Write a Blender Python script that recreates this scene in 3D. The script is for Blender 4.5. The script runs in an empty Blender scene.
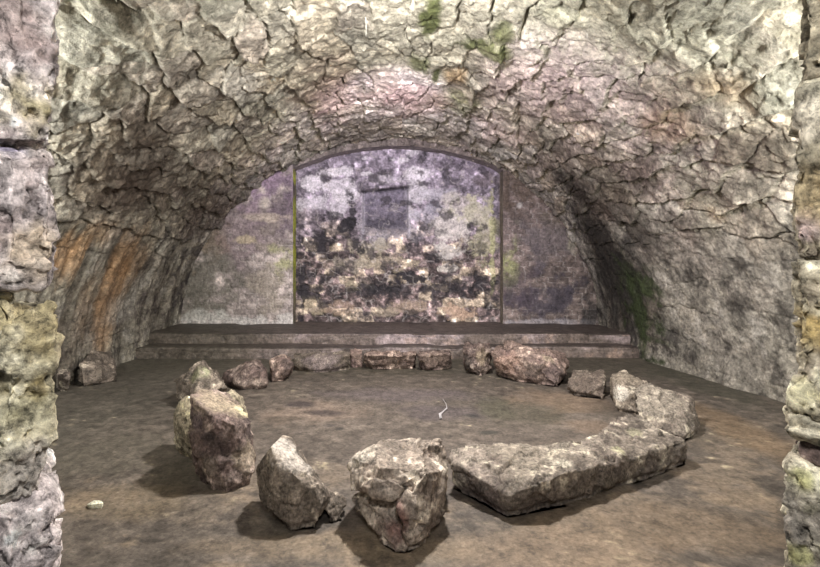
import bpy, bmesh, math
import numpy as np

SC = bpy.context.scene
COL = SC.collection
# ------------------------------------------------------------------ camera numbers
F = 489.0; CX = 398.0; HY = 260.0; EYE = 1.6

def D(px, py, d):
    return ((px-CX)/F*d, d, EYE+(HY-py)/F*d)
def Z(px, py, z):
    return D(px, py, (EYE-z)*F/(py-HY))
def G(px, py):
    return Z(px, py, 0.0)

# ------------------------------------------------------------------ noise
def _h(ix, iy, iz, seed):
    h = (ix.astype(np.int64)*374761393 + iy.astype(np.int64)*668265263
         + iz.astype(np.int64)*2246822519 + seed*3266489917) & 0xffffffff
    h = ((h ^ (h >> 13))*1274126177) & 0xffffffff
    h = ((h ^ (h >> 15))*2654435761) & 0xffffffff
    return h ^ (h >> 16)
def rnd(ix, iy, iz, seed):
    return _h(ix, iy, iz, seed)/4294967295.0
def vn(x, y, z, seed=0):
    """value noise -1..1"""
    x0 = np.floor(x); y0 = np.floor(y); z0 = np.floor(z)
    fx = x-x0; fy = y-y0; fz = z-z0
    fx = fx*fx*fx*(fx*(fx*6-15)+10); fy = fy*fy*fy*(fy*(fy*6-15)+10); fz = fz*fz*fz*(fz*(fz*6-15)+10)
    r = 0
    for i in (0, 1):
        wx = fx if i else 1-fx
        for j in (0, 1):
            wy = fy if j else 1-fy
            for k in (0, 1):
                wz = fz if k else 1-fz
                r = r + wx*wy*wz*rnd(x0+i, y0+j, z0+k, seed)
    return r*2-1
def fbm(x, y, z, seed=0, o=4, g=0.5):
    a = 1; t = 0; n = 0
    for i in range(o):
        t = t + a*vn(x*2**i+i*7.3, y*2**i-i*3.1, z*2**i+i*1.7, seed+i); n += a; a *= g
    return t/n
def chips(P, scale, seed):
    """nearest-cell tilted planes: faceted, broken-stone relief"""
    q = P/scale
    b = np.floor(q)
    best = np.full(len(P), 9e9); val = np.zeros(len(P)); second = np.full(len(P), 9e9)
    for i in (-1, 0, 1):
        for j in (-1, 0, 1):
            for k in (-1, 0, 1):
                c = b+np.array((i, j, k))
                cx, cy, cz = c.T
                p = [c[:, a]+rnd(cx, cy, cz, seed+a) for a in range(3)]
                d = [q[:, a]-p[a] for a in range(3)]
                dd = np.sqrt(d[0]**2+d[1]**2+d[2]**2)
                g = [rnd(cx, cy, cz, seed+10+a)*2-1 for a in range(3)]
                v = d[0]*g[0]+d[1]*g[1]+d[2]*g[2]+(rnd(cx, cy, cz, seed+20)-.5)*.7
                m = dd < best
                second = np.where(m, best, np.minimum(second, dd))
                val = np.where(m, v, val); best = np.where(m, dd, best)
    return val, second-best
def masonry(s, t, L, H, seed, js=.35, jt=.3):
    r0 = np.floor(t/H); shape = s.shape
    b1 = np.full(shape, 9e9); b2 = np.full(shape, 9e9)
    ir = np.zeros(shape); ic = np.zeros(shape); a1 = np.zeros(shape); c1 = np.zeros(shape)
    zz = np.zeros(shape)
    for dr in (-1, 0, 1):
        r = r0+dr
        off = rnd(r, zz, zz, seed+5)
        lr = L*(.75+.6*rnd(r, zz, zz, seed+6))
        c0 = np.floor(s/lr-off)
        for dc in (-1, 0, 1):
            c = c0+dc
            ps = (c+off+.5+(rnd(r, c, zz, seed)-.5)*2*js)*lr
            pt = (r+.5+(rnd(r, c, zz, seed+1)-.5)*2*jt)*H
            a = (s-ps)/lr; b = (t-pt)/H
            d = (np.abs(a)**3+np.abs(b)**3)**(1/3)
            m = d < b1
            b2 = np.where(m, b1, np.minimum(b2, d))
            ir = np.where(m, r, ir); ic = np.where(m, c, ic)
            a1 = np.where(m, a, a1); c1 = np.where(m, b, c1)
            b1 = np.where(m, d, b1)
    return b2-b1, ir, ic, a1, c1
def ss(a, b, x):
    t = np.clip((x-a)/(b-a), 0, 1); return t*t*(3-2*t)
def mixc(c, col, w):
    w = w[..., None]; return c*(1-w)+np.array(col)*w

# ------------------------------------------------------------------ meshes
def mesh_from(name, V, Fq, mat, col=None, smooth=True, parent=None, kind=None):
    me = bpy.data.meshes.new(name)
    V = np.asarray(V, np.float32); Fq = np.asarray(Fq, np.int32)
    n = Fq.shape[1]
    me.vertices.add(len(V)); me.vertices.foreach_set('co', V.ravel())
    me.loops.add(Fq.size); me.loops.foreach_set('vertex_index', Fq.ravel())
    me.polygons.add(len(Fq)); me.polygons.foreach_set('loop_start', np.arange(0, Fq.size, n, dtype=np.int32))
    me.update(calc_edges=True)
    me.polygons.foreach_set('use_smooth', np.full(len(Fq), smooth))
    if col is not None: set_col(me, col)
    me.materials.append(mat)
    o = bpy.data.objects.new(name, me); COL.objects.link(o)
    if parent: o.parent = parent
    if kind: o['kind'] = kind
    return o
def set_col(me, col):
    a = me.color_attributes.new('stone_colour', 'FLOAT_COLOR', 'POINT')
    c = np.ones((len(me.vertices), 4), np.float32); c[:, :3] = np.clip(col, 0.002, .9)
    a.data.foreach_set('color', c.ravel())
def grid_faces(nu, nv, flip=False, off=0):
    i = np.arange(nu-1)[:, None]*nv+np.arange(nv-1)[None, :]
    q = np.stack([i, i+1, i+nv+1, i+nv], -1).reshape(-1, 4)
    if flip: q = q[:, ::-1]
    return q+off

def stone_mat(name, rough=.85, fine=60., bump=.5, dist=.01, contrast=.55, spec=.35, coarse=14., speck=.6, pit=.6):
    m = bpy.data.materials.new(name); m.use_nodes = True
    nt = m.node_tree; N = nt.nodes; Lk = nt.links; b = N['Principled BSDF']
    at = N.new('ShaderNodeAttribute'); at.attribute_name = 'stone_colour'
    tc = N.new('ShaderNodeTexCoord')
    n1 = N.new('ShaderNodeTexNoise'); n1.inputs['Scale'].default_value = fine; n1.inputs['Detail'].default_value = 6; n1.inputs['Roughness'].default_value = .7
    n2 = N.new('ShaderNodeTexNoise'); n2.inputs['Scale'].default_value = coarse; n2.inputs['Detail'].default_value = 8; n2.inputs['Roughness'].default_value = .65
    for n in (n1, n2): Lk.new(tc.outputs['Object'], n.inputs['Vector'])
    r1 = N.new('ShaderNodeMapRange'); r1.inputs['From Min'].default_value = .38; r1.inputs['From Max'].default_value = .62
    r1.inputs['To Min'].default_value = 1-contrast; r1.inputs['To Max'].default_value = 1+contrast
    ad = N.new('ShaderNodeMath'); ad.operation = 'ADD'
    h1 = N.new('ShaderNodeMath'); h1.operation = 'MULTIPLY'; h1.inputs[1].default_value = .55
    Lk.new(n1.outputs['Fac'], h1.inputs[0])
    h2 = N.new('ShaderNodeMath'); h2.operation = 'MULTIPLY'; h2.inputs[1].default_value = .45
    Lk.new(n2.outputs['Fac'], h2.inputs[0])
    Lk.new(h1.outputs[0], ad.inputs[0]); Lk.new(h2.outputs[0], ad.inputs[1])
    Lk.new(ad.outputs[0], r1.inputs['Value'])
    vm = N.new('ShaderNodeVectorMath'); vm.operation = 'SCALE'
    Lk.new(at.outputs['Color'], vm.inputs[0]); Lk.new(r1.outputs[0], vm.inputs['Scale'])
    # pale grains and dark pits
    n3 = N.new('ShaderNodeTexNoise'); n3.inputs['Scale'].default_value = fine*.62; n3.inputs['Detail'].default_value = 4; n3.inputs['Roughness'].default_value = .8
    Lk.new(tc.outputs['Object'], n3.inputs['Vector'])
    rp = N.new('ShaderNodeMapRange'); rp.inputs['From Min'].default_value = .56; rp.inputs['From Max'].default_value = .68; rp.inputs['To Max'].default_value = speck
    Lk.new(n3.outputs['Fac'], rp.inputs['Value'])
    rd = N.new('ShaderNodeMapRange'); rd.inputs['From Min'].default_value = .43; rd.inputs['From Max'].default_value = .32; rd.inputs['To Max'].default_value = pit
    Lk.new(n3.outputs['Fac'], rd.inputs['Value'])
    lt = N.new('ShaderNodeVectorMath'); lt.operation = 'MULTIPLY_ADD'; lt.inputs[1].default_value = (1.7, 1.7, 1.7); lt.inputs[2].default_value = (.07, .07, .065)
    Lk.new(vm.outputs[0], lt.inputs[0])
    mx = N.new('ShaderNodeMix'); mx.data_type = 'RGBA'; Lk.new(rp.outputs[0], mx.inputs[0]); Lk.new(vm.outputs[0], mx.inputs[6]); Lk.new(lt.outputs[0], mx.inputs[7])
    dk = N.new('ShaderNodeVectorMath'); dk.operation = 'SCALE'; dk.inputs['Scale'].default_value = .35; Lk.new(vm.outputs[0], dk.inputs[0])
    m3 = N.new('ShaderNodeMix'); m3.data_type = 'RGBA'; Lk.new(rd.outputs[0], m3.inputs[0]); Lk.new(mx.outputs[2], m3.inputs[6]); Lk.new(dk.outputs[0], m3.inputs[7])
    Lk.new(m3.outputs[2], b.inputs['Base Color'])
    bp = N.new('ShaderNodeBump'); bp.inputs['Strength'].default_value = bump; bp.inputs['Distance'].default_value = dist
    Lk.new(ad.outputs[0], bp.inputs['Height']); Lk.new(bp.outputs[0], b.inputs['Normal'])
    b.inputs['Roughness'].default_value = rough
    b.inputs['Specular IOR Level'].default_value = spec
    return m

M_VAULT = stone_mat('rubble_masonry', fine=26, coarse=9, bump=1., dist=.035, contrast=.6)
M_BACK = stone_mat('old_plaster_brick', fine=24, coarse=8, bump=.7, dist=.03, contrast=.5, speck=.45, pit=.45)
M_FLOOR = stone_mat('damp_earth_floor', rough=.62, fine=38, coarse=9, bump=.6, dist=.015, contrast=.5, spec=.4, speck=.35, pit=.5)
M_ROCK = stone_mat('rough_rock', rough=.8, fine=55, coarse=14, bump=.9, dist=.014, contrast=.7)
M_JAMB = stone_mat('pitted_limestone', rough=.85, fine=48, coarse=16, bump=1., dist=.02, contrast=.8, speck=.8, pit=.95)
M_WET = stone_mat('worn_step_stone', rough=.6, fine=22, coarse=6, bump=.5, dist=.02, contrast=.6, spec=.4)

# ================================================================== VAULT
RZ = 3.98; YB = 9.62; YF = 1.55
def Rx(x_side, y):
    right = np.clip(4.38-.17*(y-5.4), 3.98, 4.6)
    return np.where(x_side > 0, right, 4.3)
def ray_vault(px, py):
    ax = (px-CX)/F; az = (HY-py)/F
    ys = np.linspace(2, 10.5, 1700)
    x = ax*ys; z = EYE+az*ys
    f = (x/Rx(x, ys))**2+(z/RZ)**2
    i = np.argmax(f > 1)
    return np.array((x[i], ys[i], z[i]))
th = np.linspace(-.004, math.pi+.004, 860)
yy = np.concatenate([np.arange(YF, 3.9, .06), np.arange(3.9, 10.06, .0155)])
TH, YY = np.meshgrid(th, yy, indexing='ij')
c_, s_ = np.cos(TH), np.sin(TH)
RX = Rx(c_, YY)
X = RX*c_; Zv = RZ*s_
nx = -c_/RX; nz = -s_/RZ; nl = np.sqrt(nx*nx+nz*nz); nx /= nl; nz /= nl
S = TH*4.15
hgt = np.clip(Zv/RZ, 0, 1)
ww = fbm(S*1.1, YY*1.1, S*0, 3, 3)
w2 = fbm(S*1.1+50, YY*1.1, S*0, 4, 3)
sw = S+.16*ww+.03*vn(S*7, YY*7, S*0, 8); yw = YY+.22*w2+.04*vn(S*6, YY*6, S*0, 9)
edge, ir, ic, la, lb = masonry(yw, sw, .58, .34, 11, .42, .36)
zz = ir*0
ro = rnd(ir, ic, zz, 31)-.5; ta = rnd(ir, ic, zz, 32)-.5; tb = rnd(ir, ic, zz, 33)-.5
# rubble fades to rendered / water-worn stone on the lower walls
leftside = c_ < 0
rub = ss(.34, .62, hgt+.10*fbm(S*.8, YY*.8, zz, 40, 3))
rub = np.maximum(rub, .12)
crack = np.exp(-(edge/.036)**2)*ss(-.1, .25, fbm(S*2.2, YY*2.2, zz, 44, 3)-.25*(np.abs(la) > np.abs(lb)))
rowj = ss(-.05, .1, np.abs(lb)-np.abs(la))
slit = np.exp(-(edge/.04)**2)*rowj*ss(.05, .22, fbm(S*1.6, YY*1.6, zz, 47, 3))
crack = np.maximum(.55*crack, slit)
body = ss(0, .07, edge)
big = fbm(S*.9, YY*.9, zz, 50, 4)
mid = fbm(S*4.5, YY*4.5, zz, 54, 5, .6)
P3 = np.stack([S.ravel(), YY.ravel(), 0*S.ravel()], 1)
PW = (P3+.07*np.stack([mid.ravel(), w2.ravel(), 0*mid.ravel()], 1))*np.array((1.35, .8, 1))
ch0, _ = chips(PW, .34, 160); ch0 = ch0.reshape(S.shape)
ch1, ce1 = chips(PW, .13, 60); ch1 = ch1.reshape(S.shape); ce1 = ce1.reshape(S.shape)
disp = .05*big+rub*(.012*body+.035*ro+.06*ta*la+.06*tb*lb-.07*(.25+rnd(ir, ic, zz, 35))*lb*np.clip(c_*3, -1, 1)-.17*crack+.03*ch0+.02*ch1)+.028*mid
# upright water-worn ribs on the lower side walls
ribs = fbm(S*.55, YY*5.5, zz, 70, 4, .6)
low = 1-ss(.36, .6, hgt)
disp += low*np.where(leftside, .085, .025)*ribs
disp += low*np.where(leftside, 0, 1)*.012*fbm(S*9, YY*9, zz, 75, 3)
XV = X+nx*disp; ZV = Zv+nz*disp
PV = np.stack([XV, YY, ZV], -1)

# colours
n_a = fbm(S*.7, YY*.7, zz, 80, 4); n_b = fbm(S*.9+9, YY*.9, zz, 85, 4); n_c = fbm(S*3, YY*3, zz, 90, 4, .6)
n_f = fbm(S*11, YY*11, zz, 95, 3, .6)
pal = np.array([(.36, .33, .26), (.40, .36, .29), (.42, .35, .26), (.40, .33, .29), (.48, .45, .38), (.32, .27, .20), (.36, .345, .30), (.44, .38, .33)])
pi_ = np.floor(rnd(ir, ic, zz, 100)*len(pal)*.9999).astype(int)
C = pal[pi_]*.5+np.array((.41, .38, .32))*.5
C = C*np.exp(1.0*n_c+.9*n_f)[..., None]
C = mixc(C, (.52, .49, .41), (1-ss(.02, .10, edge))*.4*ss(-.3, .3, n_b))
C = mixc(C, (.07, .06, .045), crack*.8)
C = mixc(C, (.27, .28, .21), .3*ss(.0, .5, n_a))
def anis(p, ra, ry):
    """distance measure on the vault around world point p: ra metres round the arch, ry metres along it"""
    t0 = math.atan2(p[2]/RZ, p[0]/float(Rx(np.array(p[0]), np.array(p[1]))))
    return np.sqrt(((S-t0*4.15)/ra)**2+((YY-p[1])/ry)**2)
def stain(px, py, ra, ry, col, k=1., soft=.5, ns=3., na=.8, seed=200):
    global C
    d = anis(ray_vault(px, py), ra, ry)+na*fbm(S*ns, YY*ns, zz, seed, 4, .6)
    C = mixc(C, col, k*(1-ss(1-soft, 1+soft, d)))
# general tone of the lower walls
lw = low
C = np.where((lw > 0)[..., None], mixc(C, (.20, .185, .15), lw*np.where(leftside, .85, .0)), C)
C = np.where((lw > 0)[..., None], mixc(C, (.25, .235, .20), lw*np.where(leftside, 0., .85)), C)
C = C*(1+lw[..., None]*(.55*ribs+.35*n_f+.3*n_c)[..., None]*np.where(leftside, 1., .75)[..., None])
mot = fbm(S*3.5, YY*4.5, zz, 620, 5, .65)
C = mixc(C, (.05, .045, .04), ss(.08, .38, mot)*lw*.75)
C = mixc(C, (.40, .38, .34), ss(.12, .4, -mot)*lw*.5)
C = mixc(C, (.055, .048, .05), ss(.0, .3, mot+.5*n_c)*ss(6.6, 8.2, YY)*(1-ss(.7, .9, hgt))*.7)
streak = fbm(S*.5, YY*4, zz, 120, 4, .6)
# rusty streaks running down the wall beside the step
for px, py, ra, ry, k in ((78, 255, .5, .25, .75), (112, 285, 1.0, .32, .75), (66, 250, .35, .25, .8), (100, 232, .3, .5, .5), (135, 270, .6, .3, .4), (86, 300, .7, .25, .35)):
    p = ray_vault(px, py); d = anis(p, ra, ry)+.7*streak
    C = mixc(C, (.36, .21, .10), .85*k*(1-ss(.4, 1.2, d)))
# soot / damp
for px, py, ra, ry, k in ((205, 215, .5, .9, .7), (130, 185, .4, .5, .6), (135, 165, .5, .9, .75), (118, 190, .4, .5, .7), (170, 195, .55, 1.1, .6), (225, 200, .35, .9, .5), (155, 135, .45, .6, .55), (70, 330, .8, .8, .45), (150, 300, .8, 1., .35),
                          (615, 285, .9, .5, .93), (600, 240, .6, .4, .85), (585, 200, .5, .5, .75), (630, 220, .5, .35, .55), (648, 310, .6, .28, .7), (560, 165, .5, .7, .55), (610, 180, .5, .7, .5),
                          (690, 225, .35, .35, .55), (740, 155, .3, .3, .5), (640, 170, .25, .4, .5), (700, 175, .3, .4, .35), (655, 100, .25, .3, .35), (395, 98, .2, .25, .6), (460, 95, .3, .3, .4), (345, 135, .35, .6, .45), (450, 132, .35, .7, .35)):
    stain(px, py, ra, ry, (.085, .062, .048), k*.9, .6, 3.2, .9, 210+px)
for px, py, ra, ry, k in ((640, 310, .75, .16, .95), (632, 290, .4, .12, .8), (455, 100, .3, .4, .55), (500, 38, .12, .2, .7), (560, 20, .15, .15, .3), (312, 105, .15, .2, .4)):
    stain(px, py, ra, ry, (.13, .16, .035) if px < 600 else (.045, .065, .02), k, .5, 5, .7, 310+px)
for px, py, ra, ry, k, cc in ((420, 40, .5, 1.2, .5, (.62, .58, .48)), (590, 35, .8, .8, .55, (.58, .56, .46)), (240, 80, .25, .3, .8, (.62, .58, .52)), (80, 30, .8, .8, .35, (.40, .41, .33)),
                              (330, 95, .4, .9, .5, (.52, .36, .31)), (415, 100, .5, .8, .5, (.52, .36, .31)), (500, 130, .4, .6, .5, (.50, .38, .34)), (550, 95, .6, .8, .4, (.48, .38, .36)),
                              (712, 215, .12, .12, .8, (.42, .30, .20)), (700, 200, .5, .3, .4, (.40, .40, .30)), (770, 60, .6, .6, .35, (.42, .43, .32)), (728, 90, .25, .2, .5, (.40, .28, .16)), (675, 125, .3, .3, .45, (.33, .22, .13)),
                              (455, 75, .12, .2, .7, (.55, .38, .22)), (300, 40, .2, .4, .4, (.38, .32, .26)), (120, 310, .2, .4, .4, (.42, .40, .36)), (180, 340, .2, .2, .5, (.45, .43, .40))):
    stain(px, py, ra, ry, cc, k, .6, 2.5, .7, 410+px)
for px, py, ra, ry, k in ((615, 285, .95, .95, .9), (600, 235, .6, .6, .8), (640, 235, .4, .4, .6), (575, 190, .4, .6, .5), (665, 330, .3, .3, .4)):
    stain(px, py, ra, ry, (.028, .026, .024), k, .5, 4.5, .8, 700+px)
for px, py, ra, ry, k in ((641, 312, .6, .42, .9), (632, 285, .35, .35, .6)):
    stain(px, py, ra, ry, (.035, .05, .018), k, .5, 5, 1.8, 720+px)
for px, py, ra, ry, k in ((430, 16, .09, .42, .95), (485, 46, .26, .12, .9), (418, 62, .12, .2, .8), (436, 74, .05, .25, .9), (505, 34, .1, .15, .7)):
    stain(px, py, ra, ry, (.085, .10, .03), k, .35, 7, .6, 740+px)
# pale lime bloom where the right wall meets the back wall
d = anis(ray_vault(577, 240), 1.3, .12)+.5*n_c
C = mixc(C, (.42, .40, .36), .5*(1-ss(.4, 1.2, d)))
C = C*.98
nu, nv = S.shape
cut1 = int(np.searchsorted(th, .40)); cut2 = int(np.searchsorted(th, math.pi-.40))
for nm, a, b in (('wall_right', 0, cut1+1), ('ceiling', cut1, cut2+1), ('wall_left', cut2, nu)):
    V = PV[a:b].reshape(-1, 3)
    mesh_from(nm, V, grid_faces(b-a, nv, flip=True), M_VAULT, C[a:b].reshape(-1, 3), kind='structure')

# ================================================================== BACK WALL
def plane_colour(px, py, bricks, kind):
    """albedo and relief for the back wall at wall coordinates given in decimetre-like units"""
XL, XR = D(293, 0, YB)[0], D(503, 0, YB)[0]
z_of = lambda py, d=YB: EYE+(HY-py)/F*d
x_of = lambda px, d=YB: (px-CX)/F*d
def arch(x):
    t = np.clip((x-x_of(396))/2.1, -1, 1)
    R = 4.9
    return z_of(146)-(R-np.sqrt(R*R-(t*2.1)**2))
def flank_surface(Xg, Zg):
    o = Xg*0
    e, r, c, a, b = masonry(Xg+.02*vn(Xg*4, Zg*4, o, 5), Zg+.012*vn(Xg*4, Zg*4, o, 6), .27, .105, 71, .12, .08)
    m = ss(-.5, .4, fbm(Xg*1.2, Zg*1.2, o, 72, 3)+.2)
    dsp = .018*ss(0, .12, e)*m+.02*fbm(Xg*2, Zg*2, o, 74, 5)+.010*fbm(Xg*12, Zg*12, o, 78, 3)+.012*(rnd(r, c, o, 7)-.5)*m
    n1 = fbm(Xg*1.1, Zg*1.1, o, 130, 4, .6); n2 = fbm(Xg*6, Zg*6, o, 134, 4, .65); n3 = fbm(Xg*2.5, Zg*2.5, o, 138, 4, .6)
    rr = rnd(r, c, o, 79)-.5
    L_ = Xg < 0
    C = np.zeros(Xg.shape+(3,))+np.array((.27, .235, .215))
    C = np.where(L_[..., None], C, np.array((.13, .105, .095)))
    C = C*np.exp(.45*rr+.8*n2+.8*n3)[..., None]
    C = mixc(C, (.52, .49, .46), (1-ss(0, .1, e))*np.where(L_, .5, .45)*ss(-.3, .2, n3))
    def bl(px, py, rx, rz, col, k, na=.7):
        nonlocal C
        d = np.sqrt(((Xg-x_of(px))/(rx/F*YB))**2+((Zg-z_of(py))/(rz/F*YB))**2)+1.3*n3+.9*n2
        C = mixc(C, col, k*(1-ss(.5, 1.4, d)))
    for a_ in ((205, 270, 28, 60, (.17, .16, .13), .75), (262, 180, 28, 26, (.34, .25, .33), .85), (252, 230, 30, 26, (.30, .235, .25), .6), (280, 210, 14, 30, (.14, .11, .13), .75), (275, 280, 16, 40, (.36, .32, .25), .5),  # purple light on the upper left flank put into the colour
               (281, 262, 10, 14, (.40, .41, .20), .6), (265, 203, 6, 7, (.60, .54, .46), .8), (262, 217, 16, 3, (.58, .50, .40), .6), (245, 240, 8, 3, (.55, .47, .3), .6), (240, 322, 60, 5, (.55, .53, .5), .75), (212, 316, 20, 5, (.5, .49, .45), .7),
               (205, 240, 18, 18, (.24, .17, .11), .4), (285, 320, 12, 8, (.6, .58, .55), .6),
               (512, 262, 9, 26, (.30, .32, .14), .75), (530, 185, 26, 25, (.10, .075, .055), .7), (560, 215, 20, 15, (.14, .12, .09), .6), (545, 300, 40, 18, (.06, .055, .075), .7), (520, 290, 16, 30, (.07, .055, .07), .6),
               (548, 240, 35, 18, (.20, .18, .19), .4), (575, 232, 6, 22, (.36, .34, .26), .6), (520, 205, 3, 3, (.5, .48, .45), .8), (540, 322, 60, 3, (.4, .38, .4), .55), (590, 310, 12, 18, (.03, .03, .03), .7),
               (298, 160, 10, 8, (.30, .28, .33), .5), (490, 152, 18, 8, (.34, .29, .26), .6)):
        bl(*a_)
    return dsp, C
vs, fs, cs = [], [], []; off = 0
def add_patch(Vg, Cg, flip):
    global off
    nu_, nv_ = Vg.shape[:2]
    vs.append(Vg.reshape(-1, 3)); cs.append(Cg.reshape(-1, 3)); fs.append(grid_faces(nu_, nv_, flip, off)); off += nu_*nv_
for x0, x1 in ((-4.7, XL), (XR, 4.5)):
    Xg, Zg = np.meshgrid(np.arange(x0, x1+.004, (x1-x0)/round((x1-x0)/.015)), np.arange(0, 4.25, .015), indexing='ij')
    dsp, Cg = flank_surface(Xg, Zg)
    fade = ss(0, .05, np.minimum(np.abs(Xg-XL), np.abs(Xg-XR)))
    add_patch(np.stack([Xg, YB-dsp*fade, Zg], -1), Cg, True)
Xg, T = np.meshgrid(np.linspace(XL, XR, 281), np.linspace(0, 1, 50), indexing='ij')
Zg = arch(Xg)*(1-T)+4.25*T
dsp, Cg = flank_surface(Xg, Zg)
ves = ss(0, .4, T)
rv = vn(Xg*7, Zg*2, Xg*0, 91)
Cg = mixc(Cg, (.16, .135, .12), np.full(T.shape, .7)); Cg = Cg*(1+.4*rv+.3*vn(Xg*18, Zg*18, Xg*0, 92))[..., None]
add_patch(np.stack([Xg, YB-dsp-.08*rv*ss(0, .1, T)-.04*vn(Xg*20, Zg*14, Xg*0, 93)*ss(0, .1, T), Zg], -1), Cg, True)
YP = YB+.3
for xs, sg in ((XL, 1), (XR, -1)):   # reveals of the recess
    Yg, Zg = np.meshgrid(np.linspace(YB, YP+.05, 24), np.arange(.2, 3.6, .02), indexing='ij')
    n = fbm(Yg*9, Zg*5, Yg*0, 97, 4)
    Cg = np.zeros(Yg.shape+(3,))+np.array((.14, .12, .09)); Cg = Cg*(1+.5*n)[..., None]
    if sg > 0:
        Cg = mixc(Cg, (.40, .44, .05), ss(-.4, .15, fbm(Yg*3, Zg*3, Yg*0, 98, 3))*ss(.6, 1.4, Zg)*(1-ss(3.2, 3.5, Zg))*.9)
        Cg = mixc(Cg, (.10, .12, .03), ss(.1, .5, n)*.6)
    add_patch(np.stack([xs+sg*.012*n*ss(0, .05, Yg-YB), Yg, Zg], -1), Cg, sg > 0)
Xg, Yg = np.meshgrid(np.linspace(XL, XR, 200), np.linspace(YB, YP+.05, 14), indexing='ij')   # soffit
n = fbm(Xg*5, Yg*5, Xg*0, 99, 3)
add_patch(np.stack([Xg, Yg, arch(Xg)+.02*n*ss(0, .05, Yg-YB)], -1), np.zeros(Xg.shape+(3,))+np.array((.22, .19, .19)), True)
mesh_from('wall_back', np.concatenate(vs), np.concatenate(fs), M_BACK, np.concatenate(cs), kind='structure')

# plastered, half-bare infill inside the arch
Xg, Zg = np.meshgrid(np.linspace(XL-.06, XR+.06, 300), np.arange(.2, 4.0, .0145), indexing='ij'); o = Xg*0
px = CX+Xg/YP*F; py = HY-(Zg-EYE)/YP*F
e, r, c, la2, lb2 = masonry(Xg+.05*vn(Xg*4, Zg*4, o, 15), Zg+.03*vn(Xg*4, Zg*4, o, 16), .27, .16, 171, .2, .15)
n1 = fbm(Xg*1.5, Zg*1.5, o, 140, 5, .6); n2 = fbm(Xg*6, Zg*6, o, 146, 4, .65); n3 = fbm(Xg*3, Zg*3, o, 152, 5, .62); n4 = fbm(Xg*14, Zg*14, o, 158, 3, .6)
hp = ss(200, 262, 2*0+py+26*n1)         # 0 plastered above .. 1 bare stone below
rr = rnd(r, c, o, 179)
C2 = np.zeros(Xg.shape+(3,))+np.array((.24, .21, .25))
C2 = C2*np.exp(1.3*n2+1.2*n4)[..., None]
stn = np.zeros(Xg.shape+(3,))+np.array((.15, .115, .11))
stn = stn*(.45+.8*rr)[..., None]
stn = mixc(stn, (.36, .30, .22), ss(.62, .8, rr)*.75)
stn = stn*np.exp(2.2*n2+1.6*n4)[..., None]
stn = mixc(stn, (.42, .39, .36), (1-ss(0, .13, e))*.5*ss(-.3, .3, n3))
C2 = C2*(1-hp[..., None])+stn*hp[..., None]
rel = .02*n2+.012*n4+hp*(.03*ss(0, .15, e)+.03*(rr-.5))
def bl(cx_, cy_, rx, rz, col, k, na=.8, lo=.75, hi=1.1, h=0.):
    global C2, rel
    d = np.sqrt(((px-cx_)/rx)**2+((py-cy_)/rz)**2)+na*(1.5*n3+1.1*n2+.5*n4)
    w = 1-ss(lo, hi, d); C2 = mixc(C2, col, k*w); rel = rel+h*w
W_ = (.74, .70, .74)
for a_ in ((335, 172, 16, 6, W_, .9), (312, 184, 14, 8, W_, .85), (338, 186, 18, 8, W_, .7), (345, 196, 15, 7, W_, .75), (312, 203, 16, 8, W_, .6), (340, 208, 10, 9, W_, .55), (366, 174, 7, 3.5, W_, .95),
           (365, 158, 5, 4, W_, .7), (399, 161, 7, 6, W_, .8), (411, 151, 7, 4, W_, .6), (416, 174, 16, 7, W_, .8), (385, 180, 26, 4, (.45, .42, .46), .7), (417, 196, 12, 12, (.60, .57, .60), .8), (415, 215, 10, 12, (.52, .50, .55), .7),
           (436, 195, 18, 6, (.5, .48, .53), .6), (432, 215, 20, 12, (.42, .41, .47), .55), (400, 230, 30, 12, (.40, .38, .42), .5), (372, 232, 16, 18, (.42, .40, .42), .5), (460, 205, 18, 10, (.5, .46, .40), .6), (456, 228, 22, 20, (.62, .58, .54), .85),
           (478, 215, 20, 18, (.50, .48, .34), .7), (484, 240, 18, 20, (.48, .46, .30), .55), (492, 240, 3, 50, (.46, .46, .24), .6), (450, 252, 14, 8, (.6, .57, .53), .7), (448, 268, 10, 5, (.62, .58, .52), .8),
           (370, 248, 22, 10, (.44, .40, .30), .6), (385, 262, 30, 8, (.44, .38, .28), .6), (345, 265, 20, 8, (.38, .34, .27), .5), (310, 305, 18, 8, (.42, .36, .25), .6), (340, 308, 14, 7, (.40, .30, .22), .5), (355, 285, 14, 5, (.42, .38, .26), .4),
           (455, 311, 20, 8, (.52, .38, .28), .8), (415, 307, 20, 7, (.42, .33, .25), .6), (380, 312, 16, 5, (.35, .30, .23), .5),
           (470, 165, 32, 10, (.24, .20, .25), .6), (345, 160, 20, 5, (.22, .19, .23), .5), (445, 175, 6, 12, (.10, .09, .11), .6), (486, 180, 12, 6, (.16, .13, .14), .6)):
    bl(*a_, .55, .75, 1.05, .012)
for a_ in ((352, 212, 4, 12, .85), (346, 226, 8, 6, .95), (333, 216, 10, 4, .7), (358, 246, 6, 8, .9), (310, 250, 12, 12, .75), (400, 222, 28, 4, .5), (384, 224, 20, 4, .7), (395, 207, 8, 8, .5), (410, 238, 8, 8, .6), (426, 232, 14, 5, .5),
           (415, 278, 12, 6, .95), (433, 258, 7, 6, .6), (470, 226, 5, 5, .7), (480, 245, 10, 4, .5), (463, 285, 9, 7, .65), (445, 287, 30, 8, .4), (482, 283, 9, 9, .7), (325, 275, 20, 8, .7), (345, 290, 40, 7, .6), (410, 290, 40, 6, .6), (303, 285, 3, 30, .85), (370, 283, 20, 6, .6),
           (413, 313, 8, 5, .7), (495, 300, 10, 12, .5), (322, 240, 10, 6, .5), (340, 233, 20, 4, .5), (500, 200, 5, 40, .4)):
    bl(*a_[:4], (.028, .026, .03), a_[4], .8, .75, 1.05, -.015)
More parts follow.
